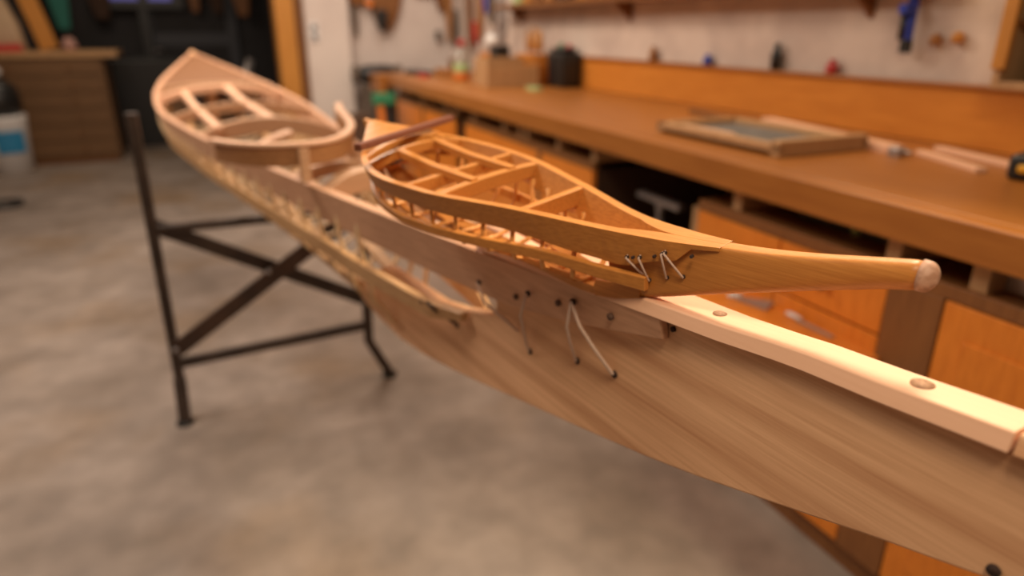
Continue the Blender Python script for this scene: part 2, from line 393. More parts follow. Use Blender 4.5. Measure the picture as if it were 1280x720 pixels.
def smooth(P, m=4):
    out = []
    for i in range(len(P) - 1):
        p0 = P[max(i-1, 0)]; p1 = P[i]; p2 = P[i+1]; p3 = P[min(i+2, len(P)-1)]
        for t in [k / m for k in range(m)]:
            out.append(tuple(.5 * (2*p1[k] + (p2[k]-p0[k])*t + (2*p0[k]-5*p1[k]+4*p2[k]-p3[k])*t*t + (3*p1[k]-p0[k]-3*p2[k]+p3[k])*t**3) for k in range(len(p1))))
    return out + [P[-1]]
def strip(P, th, z0, z1):
    P = smooth(P); R = []
    for i, p in enumerate(P):
        a = Vector(P[max(i-1, 0)]); b = Vector(P[min(i+1, len(P)-1)]); d = (b - a).normalized(); n = Vector((-d.y, d.x))
        q = Vector(p); u = q + n * th/2; v_ = q - n * th/2
        R.append([(v_.x, v_.y, z0), (u.x, u.y, z0), (u.x, u.y, z1), (v_.x, v_.y, z1)])
    return K().loft(R)
part(kay, 'coaming', M['coam'], strip(hp_, .016, -.044, -.001), .003, label='bent-wood cockpit hoop, open at the far side')
part(kay, 'coaming_lip', M['pale'], strip([(x * 1.03, y - .004) for x, y in hp_], .022, -.0008, .008), .003)
part(kay, 'stanchion', M['beam'], K().box(-.128, -.106, 1.335, 1.350, -.078, -.004), .002)
part(kay, 'stanchion', M['beam'], K().box(.05, .074, 1.56, 1.58, kz(1.56) - .03, -.052), .002)
# lashings tying side plank to stern board
def cord_between(parent, T, pts, r, m, nm='lashing'):
    return MB(T).tube(pts, r, 6).build(nm, m, parent)
GX = lambda y: -(kw(y) + .0010)
BX = -.0135
for a, b in (((.651, -.104), (.601, -.166)), ((.530, -.082), (.569, -.186)), ((.438, -.062), (.456, -.151)), ((.436, -.064), (.383, -.136))):
    # cord leaves its hole in the plank, passes down over the edge and enters the board
    ym = (a[0] + b[0]) / 2; gm = interp(gb, ym)
    t = min(max((a[1] - gm) / (a[1] - b[1]), .15), .85); ye = a[0] + (b[0] - a[0]) * t
    p = [(GX(a[0]) + .004, a[0], a[1] + .002), (GX(a[0]) - .002, a[0], a[1]), (GX(ye) - .002, ye, gm), ((GX(ye) + BX) / 2 - .004, ye + (b[0] - ye) * .45, gm + (b[1] - gm) * .45), (BX - .002, b[0], b[1]), (BX + .004, b[0], b[1] - .002)]
    cord_between(kay, KT, p, .0022, M['cord'])
def plug(parent, T, c, nrm, r, m='hole', nm='lashing_hole'):
    c = Vector(c); nrm = Vector(nrm).normalized()
    MB(T).tube([c - nrm * .002, c + nrm * .0012], r, 12).build(nm, M[m], parent)
M['plug'] = mat('dark wood plug', (.13, .07, .045), .8)
for yy, zz in ((.651, -.103), (.530, -.081), (.438, -.0615)):
    plug(kay, KT, (GX(yy), yy, zz), (-1, -.06, 0), .0042)
for yy, zz in ((.570, -.100), (.472, -.075), (.375, -.058)):
    plug(kay, KT, (GX(yy) + (.6 if zz < -.09 else .35) * min(.014, (kw(yy) - .0135) * .45), yy, zz), (-1, -.06, 0), .0042, 'plug', 'wood_plug')
for yy, zz in ((.569, -.187), (.456, -.152), (.382, -.137), (.809, -.240), (.850, -.236), (-.02, -.098)):
    plug(kay, KT, (BX + .0005, yy, zz), (-1, 0, 0), .0045)
cord_between(kay, KT, [(-.012, .81, -.240), (-.022, .80, -.228), (-.05, .82, -.205), (-.056, .835, -.196)], .003, M['hole'])
cord_between(kay, KT, [(-.012, .85, -.237), (-.03, .845, -.226), (-.058, .86, -.203)], .003, M['hole'])
# end gap of the side plank
plug(kay, KT, (-.0135, .294, -.045), (-1, 0, 0), .003)

# ------------------------------------------------------------------ small boat frame
S = .84
MW = [.0101, .0146, .0306, .0703, .1092, .103, .0007]; MZ = [.0002, -.0268, -.0347, -.0241, -.0163, -.0045, .0304]; ML = .9533
mw = lambda y: max(ev(MW, y / ML), .0008)
mz = lambda y: ev(MZ, y / ML)
HEEL = .1158
MBASE = -.140
mod = thing('model_boat_frame', 'small orange varnished kayak frame perched on the deck of the large frame', 'boat frame', (.5547*S, .3763*S, 1.3 + (-.1898 + MBASE)*S), .315)
MT = lambda p: (p[0]*S, p[1]*S, (p[2] + HEEL*p[0] - MBASE)*S)
Q = lambda: MB(MT)
mfl = lambda y: interp([(.2, 0), (.25, .002), (.34, .010), (.5, .015), (.85, .011), (.94, 0)], y)
mgb = [(.19, -.034), (.236, -.040), (.240, -.054), (.28, -.065), (.32, -.080), (.40, -.073), (.458, -.063), (.55, -.054), (.697, -.042), (.85, -.028), (.95, .0)]
for sd in (-1, 1):
    R = []
    for y in frange(.196, .950, 46):
        xo = max(mw(y) - interp([(.19, .0045), (.26, .0)], y), .0008)
        th = interp([(.165, xo), (.27, xo), (.275, xo - .001), (.33, .0135), (.42, .0125), (.85, .011), (.95, .006)], y) if y < .33 else interp([(.33, .0135), (.42, .0125), (.85, .011), (.95, .0007)], y)
        xi = max(xo - th, .0001); zt = mz(y); zb = interp(mgb, y)
        fl = mfl(y)
        R.append([(sd * xo, y, zt), (sd * xi, y, zt), (sd * max(xi - fl, .0001), y, zb), (sd * max(xo - fl, .0006), y, zb)])
    part(mod, 'gunwale', M['mod'], Q().loft(R), .0012)
tk = [(.0, -.0275), (.03, -.034), (.103, -.057), (.19, -.085), (.264, -.110), (.30, -.1207)]
R = []
for y in frange(0, .30, 31):
    zt = interp([(0, 0), (.235, 0), (.30, -.022)], y) + mz(y) - .0004; zb = interp(tk, y); hw = interp([(0, .0118), (.10, .0112), (.20, .0118), (.30, .0118)], y)
    e = interp([(0, 2.2), (.10, 4), (.22, 9), (.30, 14)], y); q = 1. if y > 0 else .93
    R.append([(hw * q * (1 + .38 * (min(math.sin(2*pi*k/40), 0)) * 1.) * math.copysign(abs(math.cos(2*pi*k/40)) ** (2/e), math.cos(2*pi*k/40)), y, (zt+zb)/2 + q * (zt-zb)/2 * math.copysign(abs(math.sin(2*pi*k/40)) ** (2/e), math.sin(2*pi*k/40))) for k in range(40)])
part(mod, 'stern_tail', M['mod'], Q().loft(R, True))
poly = [(.30, -.060), (.352, -.084), (.350, -.092), (.336, -.099), (.334, -.106), (.345, -.112), (.372, -.115),
        (.376, -.128), (.371, -.138), (.337, -.132), (.299, -.1204), (.299, -.06)]
part(mod, 'stern_block', M['mod'], Q().prism(poly, -.0117, .0117), .0012)
R = []
for a in frange(0, 1, 9):
    k = max(math.sin(a * pi / 2), .02)
    R.append([(.0126 * k * math.cos(2*pi*q/24), -.012 * math.cos(a * pi / 2) + (.003 if a == 1 else 0), -.0138 + .0142 * k * math.sin(2*pi*q/24)) for q in range(24)])
part(mod, 'end_knob', M['modend'], Q().loft(R, True), label='pinkish rounded end of the tail')
for sd in (-1, 1):
    R = []
    for y in frange(.285, .935, 36):
        xo = interp([(.285, .0225), (.34, .034), (.42, .85 * mw(.42))], y) if y < .42 else .85 * mw(y)
        xo = max(xo, .004)
        zt = interp([(.285, -.086), (.36, -.083), (.44, -.078), (.535, -.077), (.70, -.070), (.86, -.045), (.935, .0)], y); h = interp([(.285, .018), (.4, .015), (.9, .011)], y)
        R.append([(sd * xo, y, zt), (sd * (xo - .008), y, zt + .001), (sd * max(xo - .010, .0005), y, zt - h), (sd * (xo - .002), y, zt - h)])
    part(mod, 'side_stringer', M['mod'], Q().loft(R), .0008)
    R = []
    for y in frange(.40, .90, 24):
        xo = .45 * mw(y); zc = interp([(.4, -.118), (.5, -.108), (.7, -.098), (.85, -.072), (.90, -.045)], y)
        R.append([(sd * xo, y, zc + .005), (sd * (xo - .012), y, zc), (sd * (xo - .010), y, zc - .008), (sd * (xo + .002), y, zc - .003)])
    part(mod, 'bottom_stringer', M['mod'], Q().loft(R), .0008)
mk = [(.355, -.1375), (.407, -.139), (.47, -.132), (.55, -.126), (.70, -.116), (.82, -.090), (.90, -.045), (.945, .010)]
R = []
for y in frange(.358, .94, 30):
    z = interp(mk, y); hw = interp([(.358, .011), (.42, .012), (.8, .012), (.94, .006)], y)
    R.append([(-hw, y, z + .013), (-hw * .85, y, z), (hw * .85, y, z), (hw, y, z + .013)])
part(mod, 'keelson', M['mod'], Q().loft(R), .001)
def mrib(y):
    W = mw(y); zt = interp(mgb, y) + .012; kb = interp(mk, y) + .015
    zc = interp([(.285, -.095), (.535, -.084), (.70, -.078), (.86, -.052), (.935, .0)], y); xs = .85 * W - .013
    half = [(W - .013 - mfl(y) * .8, zt), (xs + .002, zc), (W * .62, kb + (zc - kb) * .38), (W * .34, kb + .004), (0, kb)]
    return [(-x, y, z) for x, z in half] + [(x, y, z) for x, z in half[-2::-1]]
for y in frange(.395, .875, 11):
    part(mod, 'rib', M['modrib'], Q().tube(mrib(y), .0042, 8, flat=.7))
def mbeam(y, rise=0., wd=.014, h=.020, dz=-.001, x0=-1, x1=1):
    R = []
    for x in frange(x0, x1, 9):
        W = mw(y) - .0095; z = mz(y) + dz + rise * (1 - x * x)
        R.append([(x * W, y - wd/2, z), (x * W, y + wd/2, z), (x * W, y + wd/2, z - h), (x * W, y - wd/2, z - h)])
    part(mod, 'deck_beam', M['mod'], Q().loft(R), .0012)
mbeam(.466, 0, .013, .024); mbeam(.600, .004, .016, .021); mbeam(.672, .0, .012, .018); mbeam(.800, .012, .012, .016); mbeam(.828, .016, .013, .016); mbeam(.36, -.012, .008, .010, -.030)
for x in (-.032, .042):
    part(mod, 'deck_rail', M['mod'], Q().loft([[(x - .0065, y, z), (x + .0065, y, z), (x + .0065, y, z - .012), (x - .0065, y, z - .012)] for y, z in ((.596, mz(.596) + .006), (.70, mz(.7) + .007), (.806, mz(.806) + .010))]), .001)
for k in range(4):
    y0 = .838 + k * .0245; y1 = y0 + .0236; R = []
    for x in frange(-1, 1, 7):
        W0 = max(mw(y0) - .001, .004); W1 = max(mw(y1) - .001, .003)
        z0 = mz(y0) + .003 + .005 * (1 - x * x); z1 = mz(y1) + .003 + .005 * (1 - x * x)
        R.append([(x * W0, y0, z0), (x * W1, y1, z1), (x * W1, y1, z1 - .005), (x * W0, y0, z0 - .005)])
    part(mod, 'bow_deck_plank', M['mod'], Q().loft(R), .0006)
part(mod, 'stem_post', M['mod'], Q().prism([(.885, -.055), (.955, .016), (.962, .034), (.948, .033), (.93, .022), (.885, .0)], -.005, .005), .0015)
mg = lambda y: -(mw(y) + .0008)
for a, b in (((.308, -.063), (.290, -.089)), ((.291, -.060), (.285, -.092)), ((.259, -.048), (.238, -.075)), ((.262, -.050), (.260, -.082))):
    cord_between(mod, MT, [(mg(a[0]) + .002, a[0], a[1] + .002), (mg(a[0]) - .0018, a[0], a[1]), (-.0155 + (mg(a[0]) + .0155) * .55, (a[0] + b[0]) / 2, (a[1] + b[1]) / 2), (-.0142, b[0], b[1]), (-.011, b[0], b[1] - .002)], .0013, M['cord'])
    plug(mod, MT, (mg(a[0]) + .0003, a[0], a[1]), (-1, 0, 0), .0024); plug(mod, MT, (-.0118, b[0], b[1]), (-1, 0, 0), .0024)
for yy, zz in ((.300, -.062), (.272, -.055), (.225, -.045)):
    plug(mod, MT, (mg(yy) + .0003, yy, zz), (-1, 0, 0), .0020)

# stick across the small bow
st = MB().bar((.159, .861, 0), (.345, 1.052, .006), .010, .009).build('wooden_stick', M['stick'], None, .0015)
st.location = (0, 0, 1.3 - .139)
tag(st, 'thin reddish brown stick lying across the bow of the small boat frame', 'stick')

# ------------------------------------------------------------------ steel stand under the kayak
sh = thing('steel_stand', 'dark steel cross-braced stand holding up the large kayak frame', 'stand', (.13, 2.40, 0))
def SP(x, z, y=2.40): return (x - .13, y - 2.40, z)
sx = MB().bar(SP(-.228, 1.06), SP(-.236, .14), .032, .032, (0, 1, 0)); part(sh, 'upright', M['steel'], sx, .003)
part(sh, 'upright', M['steel'], MB().bar(SP(.440, .725), SP(.428, .17), .032, .032, (0, 1, 0)), .003)
part(sh, 'brace', M['brownsteel'], MB().bar(SP(-.225, .275, 2.378), SP(.43, .70, 2.378), .012, .055, (-.45, 0, .9)), .002)
part(sh, 'brace', M['steel'], MB().bar(SP(-.228, .70, 2.424), SP(.425, .345, 2.424), .012, .050, (.45, 0, .9)), .002)
part(sh, 'stretcher', M['steel'], MB().bar(SP(-.225, .215), SP(.415, .245), .022, .034), .003)
part(sh, 'crossbar', M['steel'], MB().bar(SP(-.228, .693), SP(.445, .693), .030, .026), .003)
part(sh, 'foot', M['steel'], MB().bar(SP(-.236, .16), SP(-.240, .010, 2.36), .040, .040, (0, 1, 0)), .004)
part(sh, 'foot', M['steel'], MB().bar(SP(.428, .18), SP(.505, .012, 2.43), .034, .034, (0, 1, 0)), .004)
part(sh, 'foot_pad', M['black'], MB().lathe(SP(-.240, 0, 2.36), [(.001, 0), (.030, 0), (.028, .012), (.001, .013)]))
part(sh, 'foot_pad', M['black'], MB().lathe(SP(.505, 0, 2.43), [(.001, 0), (.030, 0), (.028, .012), (.001, .013)]))
for x, z in ((-.228, .28), (.10, .515), (.42, .36)):
    part(sh, 'bolt', M['lgrey'], MB().tube([SP(x, z, 2.372), SP(x, z, 2.362)], .008, 6))

# ------------------------------------------------------------------ workbench along the right wall
BT = .964; BB = .888
wt = thing('worktop', 'long thick wooden workbench top running along the right wall', 'workbench', (1.26, .3, BB))
part(wt, 'top_board', M['bench'], MB().box(.05, .835, 0, 5.42, .004, BT - BB), .004)
part(wt, 'front_apron', M['bench'], MB().box(0, .0495, 0, 5.42, 0, BT - BB - .0005), .004)
part(wt, 'end_vise_jaw', M['bench'], MB().box(-.06, -.002, 5.10, 5.42, -.06, BT - BB), .006)
bk = thing('backboard', 'low honey-coloured board standing along the back of the workbench', 'board', (2.06, .3, BT))
part(bk, 'board', M['board'], MB().box(0, .035, 0, 4.0, .001, .166), .003)
part(bk, 'top_ledge', M['bench'], MB().box(-.012, .038, 0, 4.0, .166, .180), .003)

CX = 1.30; CT = .822
def cabinet(label, y0, y1, layout, posts):
    c = thing('base_cabinet', label, 'cabinet', (CX, y0, 0))
    d = y1 - y0
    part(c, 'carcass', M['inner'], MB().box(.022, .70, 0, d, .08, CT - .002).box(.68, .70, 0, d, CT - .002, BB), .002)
    part(c, 'plinth', M['stile'], MB().box(.03, .70, .0, d, 0, .08), .002)
    part(c, 'top_rail', M['stile'], MB().box(0, .30, 0, d, CT - .030, CT), .002)
    for p in posts:
        part(c, 'divider', M['divider'], MB().box(.012, .36, p - y0 - .018, p - y0 + .018, CT, BB), .002)
    for kind, a, b, z0, z1 in layout:
        a -= y0; b -= y0
        if kind == 'stile': part(c, 'stile', M['stile'], MB().box(-.002, .022, a, b, z0, z1), .002)
        else:
            f = part(c, kind, M['cab'], MB().box(0, .021, a + .003, b - .003, z0 + .003, z1 - .003), .003)
            if kind == 'door':
                MB().box(-.006, 0, a + .06, b - .06, z0 + .07, z1 - .07).build('door_panel', M['cab'], f, .004)
            MB().tube([(-.001, (a + b) / 2, (z0 + z1) / 2), (-.018, (a + b) / 2, (z0 + z1) / 2)], .010, 12, rs=[.007, .013]).build('knob', M['stile'], f)
    return c
cabinet('varnished drawer cabinet under the near end of the workbench', .32, 1.62,
    [('drawer', .955, 1.28, .655, CT-.03), ('drawer', 1.28, 1.62, .655, CT-.03), ('drawer', .955, 1.28, .48, .655), ('drawer', 1.28, 1.62, .48, .655),
     ('drawer', .955, 1.28, .28, .48), ('drawer', 1.28, 1.62, .28, .48), ('drawer', .955, 1.62, .08, .28),
     ('stile', .83, .955, .08, CT-.03), ('door', .36, .83, .08, CT-.03)], (.78, .97, 1.47))
cabinet('varnished cupboard under the middle of the workbench', 2.26, 3.72,
    [('door', 2.26, 2.72, .08, CT-.03), ('door', 2.76, 3.22, .08, CT-.03), ('stile', 2.72, 2.76, .08, CT-.03), ('drawer', 3.22, 3.72, .50, CT-.03), ('drawer', 3.22, 3.72, .08, .50)],
    (2.28, 2.58, 2.90, 2.98, 3.18, 3.62))
cabinet('varnished cupboard under the far end of the workbench', 3.90, 5.30,
    [('door', 3.90, 4.55, .08, CT-.03), ('door', 4.60, 5.28, .08, CT-.03), ('stile', 4.55, 4.60, .08, CT-.03)], (3.93, 4.1, 4.62, 5.2))
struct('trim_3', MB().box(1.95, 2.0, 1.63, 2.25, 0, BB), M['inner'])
# pull-out board with two steel tools
pb = MB().box(-.13, .17, -.33, .20, -.010, .010).build('pull_out_board', M['cab'], None, .003)
pb.location = (1.27, 1.27, .600)
tag(pb, 'orange varnished board pulled out from the drawer cabinet below the workbench', 'board')
pbl = .611
def steel_tool(name, label, a, b, wa, wb):
    a = Vector(a); b = Vector(b); d = b - a; L = d.length; ang = math.atan2(d.y, d.x) - pi / 2
    t = thing(name, label, 'tool', (a.x, a.y, pbl), ang)
    part(t, 'blade', M['lgrey'], MB().prism([(-wa/2, L*.25), (wa/2, L*.25), (wb/2, L), (-wb/2, L)], .0005, .005, 'z'), .001)
    part(t, 'handle', M['white'], MB().tube([(0, 0, .007), (0, L*.10, .008), (0, L*.32, .008)], wa * .5, 10, rs=[wa*.35, wa*.55, wa*.42]))
steel_tool('scraper', 'grey scraper with a flared end on the pulled-out board, nearest the dark stile', (1.395, 1.265), (1.352, 1.055), .018, .050)
steel_tool('screwdriver', 'thin grey tool on the pulled-out board beside the flared scraper', (1.280, 1.205), (1.280, 1.055), .012, .010)
steel_tool('putty_knife', 'wide pale blade at the far end of the pulled-out board, behind the small tail', (1.23, 1.37), (1.285, 1.265), .020, .070)
# things in the open bay
def simplebox(name, label, cat, loc, dx, dy, dz, m, rz=0, bev=.004, group=None):
    o = MB().box(-dx/2, dx/2, -dy/2, dy/2, 0, dz).build(name, m, None, bev)
    o.location = loc; o.rotation_euler = (0, 0, rz); tag(o, label, cat, group); return o
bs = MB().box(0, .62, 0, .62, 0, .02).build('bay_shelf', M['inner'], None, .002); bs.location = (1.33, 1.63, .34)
tag(bs, 'dark low shelf in the open bay under the workbench', 'shelf')
simplebox('timber_offcut', 'pale upright timber offcut in the dark bay under the workbench', 'timber', (1.40, 1.70, .36), .06, .07, .41, M['divider'])
tr = thing('folded_trestle', 'grey folded metal legs standing in the dark bay under the workbench', 'trestle', (1.46, 2.05, .36))
for a, b in (((0, -.11, 0), (0, .0, .34)), ((0, .09, 0), (0, -.03, .34))): part(tr, 'leg', M['lgrey'], MB().bar(a, b, .012, .018, (1, 0, 0)), .002)
part(tr, 'top_bar', M['lgrey'], MB().bar((0, -.14, .35), (0, .12, .35), .03, .022), .002)
gv = MB().lathe((0, 0, 0), [(.001, 0), (.012, 0), (.014, .03), (.008, .045), (.001, .046)], 14).build('door_stop', M['labelg'], None)
gv.location = (1.42, 1.16, CT); tag(gv, 'small pale green knob in the slot below the workbench edge', 'door stop')
simplebox('tool_case', 'dark green case pushed into the slot under the worktop', 'case', (1.52, 1.19, CT), .20, .32, .045, mat('dark green case paint', (.02, .035, .02), .5))
simplebox('sanding_block', 'dark block inside the slot under the far worktop', 'block', (1.42, 4.35, CT), .10, .20, .05, M['black'])
simplebox('paint_tin', 'pale tin in the slot near the right end of the workbench', 'tin', (1.40, .72, CT), .07, .09, .055, M['lgrey'])

# ------------------------------------------------------------------ things on the bench
tw = thing('wooden_tray', 'open wooden tray with a dark grey panel, near the front edge of the bench', 'tray', (1.575, 1.75, BT), -.42)
tw.rotation_euler[2] = .02
part(tw, 'base', M['grey'], MB().box(-.13, .15, -.27, .24, .006, .016), .001)
part(tw, 'rail', M['divider'], MB().box(-.165, -.13, -.30, .27, .012, .034), .003)
part(tw, 'rail', M['divider'], MB().box(.15, .18, -.30, .27, .012, .034), .003)
part(tw, 'rail', M['divider'], MB().box(-.165, .18, .24, .27, .0005, .034), .003)
part(tw, 'rail', M['divider'], MB().box(-.165, .18, -.30, -.265, .0005, .045), .003)
part(tw, 'stop', M['pale'], MB().box(-.10, -.07, -.02, .23, .016, .026), .002)
def slat(label, a, b, wd, th, m, z=0):
    a = Vector(a); b = Vector(b); mid = (a + b) / 2; d = b - a; ang = math.atan2(d.y, d.x) - pi / 2; L = d.length
    o = MB().box(-wd/2, wd/2, -L/2, L/2, 0, th).build('timber_strip', m, None, .002)
    o.location = (mid.x, mid.y, BT + z); o.rotation_euler = (0, 0, ang); tag(o, label, 'timber', 'timber strips on the bench'); return o
slat('long pale timber strip beside the tray, thickest of the strips', (1.90, 2.02), (1.77, 1.37), .050, .024, M['pale'])
slat('thin pale strip lying in front of the thick strip, nearest the yellow tool', (1.835, 1.34), (1.73, 1.09), .030, .012, M['pale'])
slat('short pale strip against the backboard near the yellow tool', (1.935, 1.36), (1.86, 1.08), .028, .014, M['pale'])
slat('dark brown strip lying between the tray and the pale strips', (1.86, 2.42), (1.80, 2.10), .030, .018, M['stile'])
cl = thing('strip_clamp', 'small grey clamp on the end of the thick pale strip', 'clamp', (1.742, 1.345, BT), .2)
part(cl, 'body', M['lgrey'], MB().box(-.02, .02, -.02, .012, .0005, .026), .003); part(cl, 'screw', M['lgrey'], MB().tube([(0, -.02, .014), (0, -.045, .014)], .006))
tm = thing('tape_measure', 'black and yellow tape tool at the right end of the bench', 'tape measure', (1.765, .985, BT), .3)
part(tm, 'case', M['black'], MB().box(-.05, .05, -.05, .05, .0005, .060), .012, seg=3)
part(tm, 'band', M['yellow'], MB().box(-.054, .030, -.054, .030, .018, .040), .008, seg=3)
part(tm, 'grip', M['black'], MB().bar((0, 0, .05), (.01, -.02, .115), .030, .03, (1, 0, 0)), .006, seg=3)
# open crate with boxes
cr = thing('wooden_crate', 'open plywood box standing on the far half of the bench', 'box', (1.70, 4.06, BT), -.06)
W_, D_, H_ = .17, .27, .165
part(cr, 'side', M['divider'], MB().box(-W_, -W_+.014, -D_/2, D_/2, 0.0005, H_), .002)
part(cr, 'side', M['bench'], MB().box(W_-.014, W_, -D_/2, D_/2, .0005, H_), .002)
part(cr, 'back_panel', M['divider'], MB().box(-W_+.014, W_-.014, D_/2-.014, D_/2, .0005, H_), .002)
part(cr, 'front_panel', M['divider'], MB().box(-W_+.014, W_-.014, -D_/2, -D_/2+.014, .0005, H_*.75), .002)
part(cr, 'bottom', M['divider'], MB().box(-W_+.014, W_-.014, -D_/2+.014, D_/2-.014, .001, .012), .002)
simplebox('drawer_block', 'reddish orange wooden block box to the left of the lamp base', 'box', (1.98, 5.05, BT), .10, .22, .165, M['board'])
rk = thing('chisel_rack', 'orange wooden rack of upright tools to the right of the plywood crate', 'rack', (1.96, 4.20, BT), 0)
part(rk, 'block', M['board'], MB().box(-.08, .06, -.13, .13, .0005, .18), .003)
for i in range(5):
    tl = thing('chisel', ['pale-handled chisel nearest the front of the orange rack', 'second chisel from the front of the orange rack', 'middle chisel in the orange rack', 'fourth chisel from the front of the orange rack', 'rearmost chisel in the orange rack'][i], 'chisel', (1.95 + .01*(i % 2), 4.10 + .05*i, BT + .181), 0, 'chisels in the orange rack')
    part(tl, 'handle', M['post'] if i % 2 else M['tool'], MB().tube([(0, 0, .001), (0, 0, .04), (0, 0, .12 + .02*(i % 3))], .016, 10, rs=[.010, .017, .013]))
    part(tl, 'ferrule', M['lgrey'], MB().tube([(0, 0, .0), (0, 0, .014)], .0125, 10))
tc_ = thing('tool_caddy', 'tall black caddy standing on the bench beside the plywood crate', 'caddy', (1.985, 3.84, BT), 0)
part(tc_, 'body', M['black'], MB().loft([[(-.07, -.10, .0005), (.06, -.10, .0005), (.06, .09, .0005), (-.07, .09, .0005)], [(-.075, -.105, .20), (.065, -.105, .20), (.065, .10, .20), (-.075, .10, .20)]]), .012, seg=3)
part(tc_, 'lid', M['black'], MB().box(-.06, .05, -.07, .07, .20, .225), .01, seg=3)
part(tc_, 'cap', M['green'], MB().lathe((0, .05, .225), [(.001, 0), (.018, 0), (.015, .025), (.001, .026)], 14))
part(tc_, 'cap', M['red'], MB().lathe((0, -.05, .225), [(.001, 0), (.018, 0), (.015, .02), (.001, .021)], 14))
so = thing('spray_bottle', 'clear bottle with red trigger top and green label beside the plywood crate', 'bottle', (1.60, 4.62, BT))
part(so, 'body', M['clear'], MB().lathe((0, 0, .0005), [(.001, 0), (.050, 0), (.052, .02), (.052, .13), (.040, .17), (.016, .20), (.014, .22), (.001, .221)]))
part(so, 'label_band', M['labelg'], MB().lathe((0, 0, .055), [(.0525, 0), (.0532, .001), (.0532, .055), (.0525, .056)]))
part(so, 'contents_band', M['orange'], MB().lathe((0, 0, .004), [(.051, 0), (.0532, .001), (.0532, .046), (.0525, .047)]))
part(so, 'trigger_head', M['red'], MB().box(-.020, .020, -.035, .020, .221, .262).box(-.010, .010, -.055, -.035, .238, .256), .005)
dl = thing('desk_lamp', 'white round desk lamp on a jointed grey arm behind the crate', 'lamp', (1.93, 4.80, BT))
part(dl, 'base', M['black'], MB().lathe((0, 0, .0005), [(.001, 0), (.07, 0), (.065, .02), (.001, .022)]))
part(dl, 'arm', M['lgrey'], MB().bar((0, 0, .02), (-.02, .10, .24), .014, .014, (1, 0, 0)).bar((-.02, .10, .24), (.02, -.12, .42), .014, .014, (1, 0, 0)), .002)
part(dl, 'shade', M['bulb'], MB().lathe((-.01, .06, .225), [(.001, .075), (.020, .073), (.042, .055), (.052, .025), (.045, .0), (.025, -.018), (.001, -.022)]))
for i, (px, py, dx, dy, dz, mm, nm, lb) in enumerate([
    (1.62, 5.05, .10, .22, .055, 'tool', 'wood_offcut', 'brown wood offcut on the far end of the bench by the bottle'),
    (1.50, 5.35, .12, .36, .030, 'black', 'tool_roll', 'long black tool roll at the far end of the bench'),
    (1.44, 5.02, .05, .16, .022, 'red', 'red_case', 'small red case beside the black tool roll'),
    (1.75, 5.20, .08, .08, .12, 'stile', 'glue_pot', 'dark brown block standing at the far back corner of the bench'),
    (1.72, 3.70, .05, .12, .018, 'labelg', 'sandpaper_pad', 'flat yellow-green pad in front of the plywood crate')]):
    simplebox(nm, lb, nm.replace('_', ' '), (px, py, BT), dx, dy, dz, M[mm])
bb = simplebox('battery_charger', 'black charger standing on the bench behind the crate below the lamp', 'charger', (1.80, 4.42, BT), .10, .12, .23, M['black'], bev=.01)
# plane / bottles on the backboard ledge hidden partly behind the caption
for i, (yy, mm, hh, lb) in enumerate([(3.05, 'tool', .07, 'brown jar on the backboard ledge left of the blue clamp'), (2.62, 'blue', .045, 'low dark blue tin on the backboard ledge'), (2.20, 'black', .10, 'tall black bottle on the backboard ledge'), (1.92, 'red', .05, 'small red tin on the backboard ledge')]):
    o = MB().lathe((0, 0, 0), [(.001, 0), (.020, 0), (.021, hh * .6), (.012, hh * .75), (.011, hh), (.001, hh)], 16).build('bottle', M[mm], None)
    o.location = (2.073, yy, BT + .1805); tag(o, lb, 'bottle')
# wall shelf and its tools
shf = thing('wall_shelf', 'dark wooden shelf fixed along the right wall above the bench', 'shelf', (2.098, 1.30, 1.428))
part(shf, 'board', M['stile'], MB().box(-.15, 0, .20, 3.60, -.005, .022), .002)
for yy in (.5, 2.0, 3.4): part(shf, 'bracket', M['stile'], MB().prism([(-.12, -.001), (0, -.001), (0, -.10)], yy, yy + .02, 'y'), .002)
hp = [(1.62, .14, .06, 'stile'), (1.85, .12, .05, 'black'), (2.10, .2, .05, 'stile'), (2.42, .16, .06, 'black'), (2.75, .22, .05, 'tool'), (3.05, .10, .05, 'stile'), (3.22, .13, .05, 'red'), (3.42, .16, .05, 'post'), (3.66, .18, .045, 'post'), (3.95, .12, .08, 'black'), (4.12, .10, .07, 'tool'), (4.30, .10, .09, 'stile'), (4.45, .09, .06, 'post'), (4.62, .10, .07, 'labelg')]
names = {'stile': ('hand_plane', 'dark brown hand plane'), 'black': ('tool_case', 'black tool case'), 'tool': ('wooden_block', 'brown wooden block'), 'red': ('red_tin', 'red tin'), 'post': ('mallet', 'honey-coloured mallet block'), 'labelg': ('tin', 'pale green tin')}
ords = ['nearest the right end', 'next to the shelf end', 'above the blue clamp', 'left of the blue clamp', 'above the middle of the backboard', 'left of centre', 'beside the honey blocks', 'right of a pair', 'left of a pair', 'beside the mallets', 'between black case and plane', 'above the lamp', 'above the crate rack', 'furthest along the shelf']
for (yy, ln, hh, mm), od in zip(hp, ords):
    nm, lb = names[mm]
    o = simplebox(nm, f'{lb} on the wall shelf, {od}', nm.replace('_', ' '), (2.035, yy, 1.4505), .08, ln, hh, M[mm], bev=.012, group='tools on the wall shelf')
cb = thing('bar_clamp', 'blue bar clamp hanging down from the wall shelf', 'clamp', (2.055, 1.625, 1.245))
part(cb, 'bar', M['blue'], MB().box(-.006, .006, -.016, .016, .0, .171), .002)
part(cb, 'jaw', M['blue'], MB().box(-.045, .006, -.014, .014, .095, .125), .003)
part(cb, 'handle', M['black'], MB().tube([(-.03, 0, .02), (-.03, 0, .095)], .010, 10))
part(cb, 'bar_end', M['black'], MB().box(-.008, .008, -.018, .018, -.02, .02), .002)
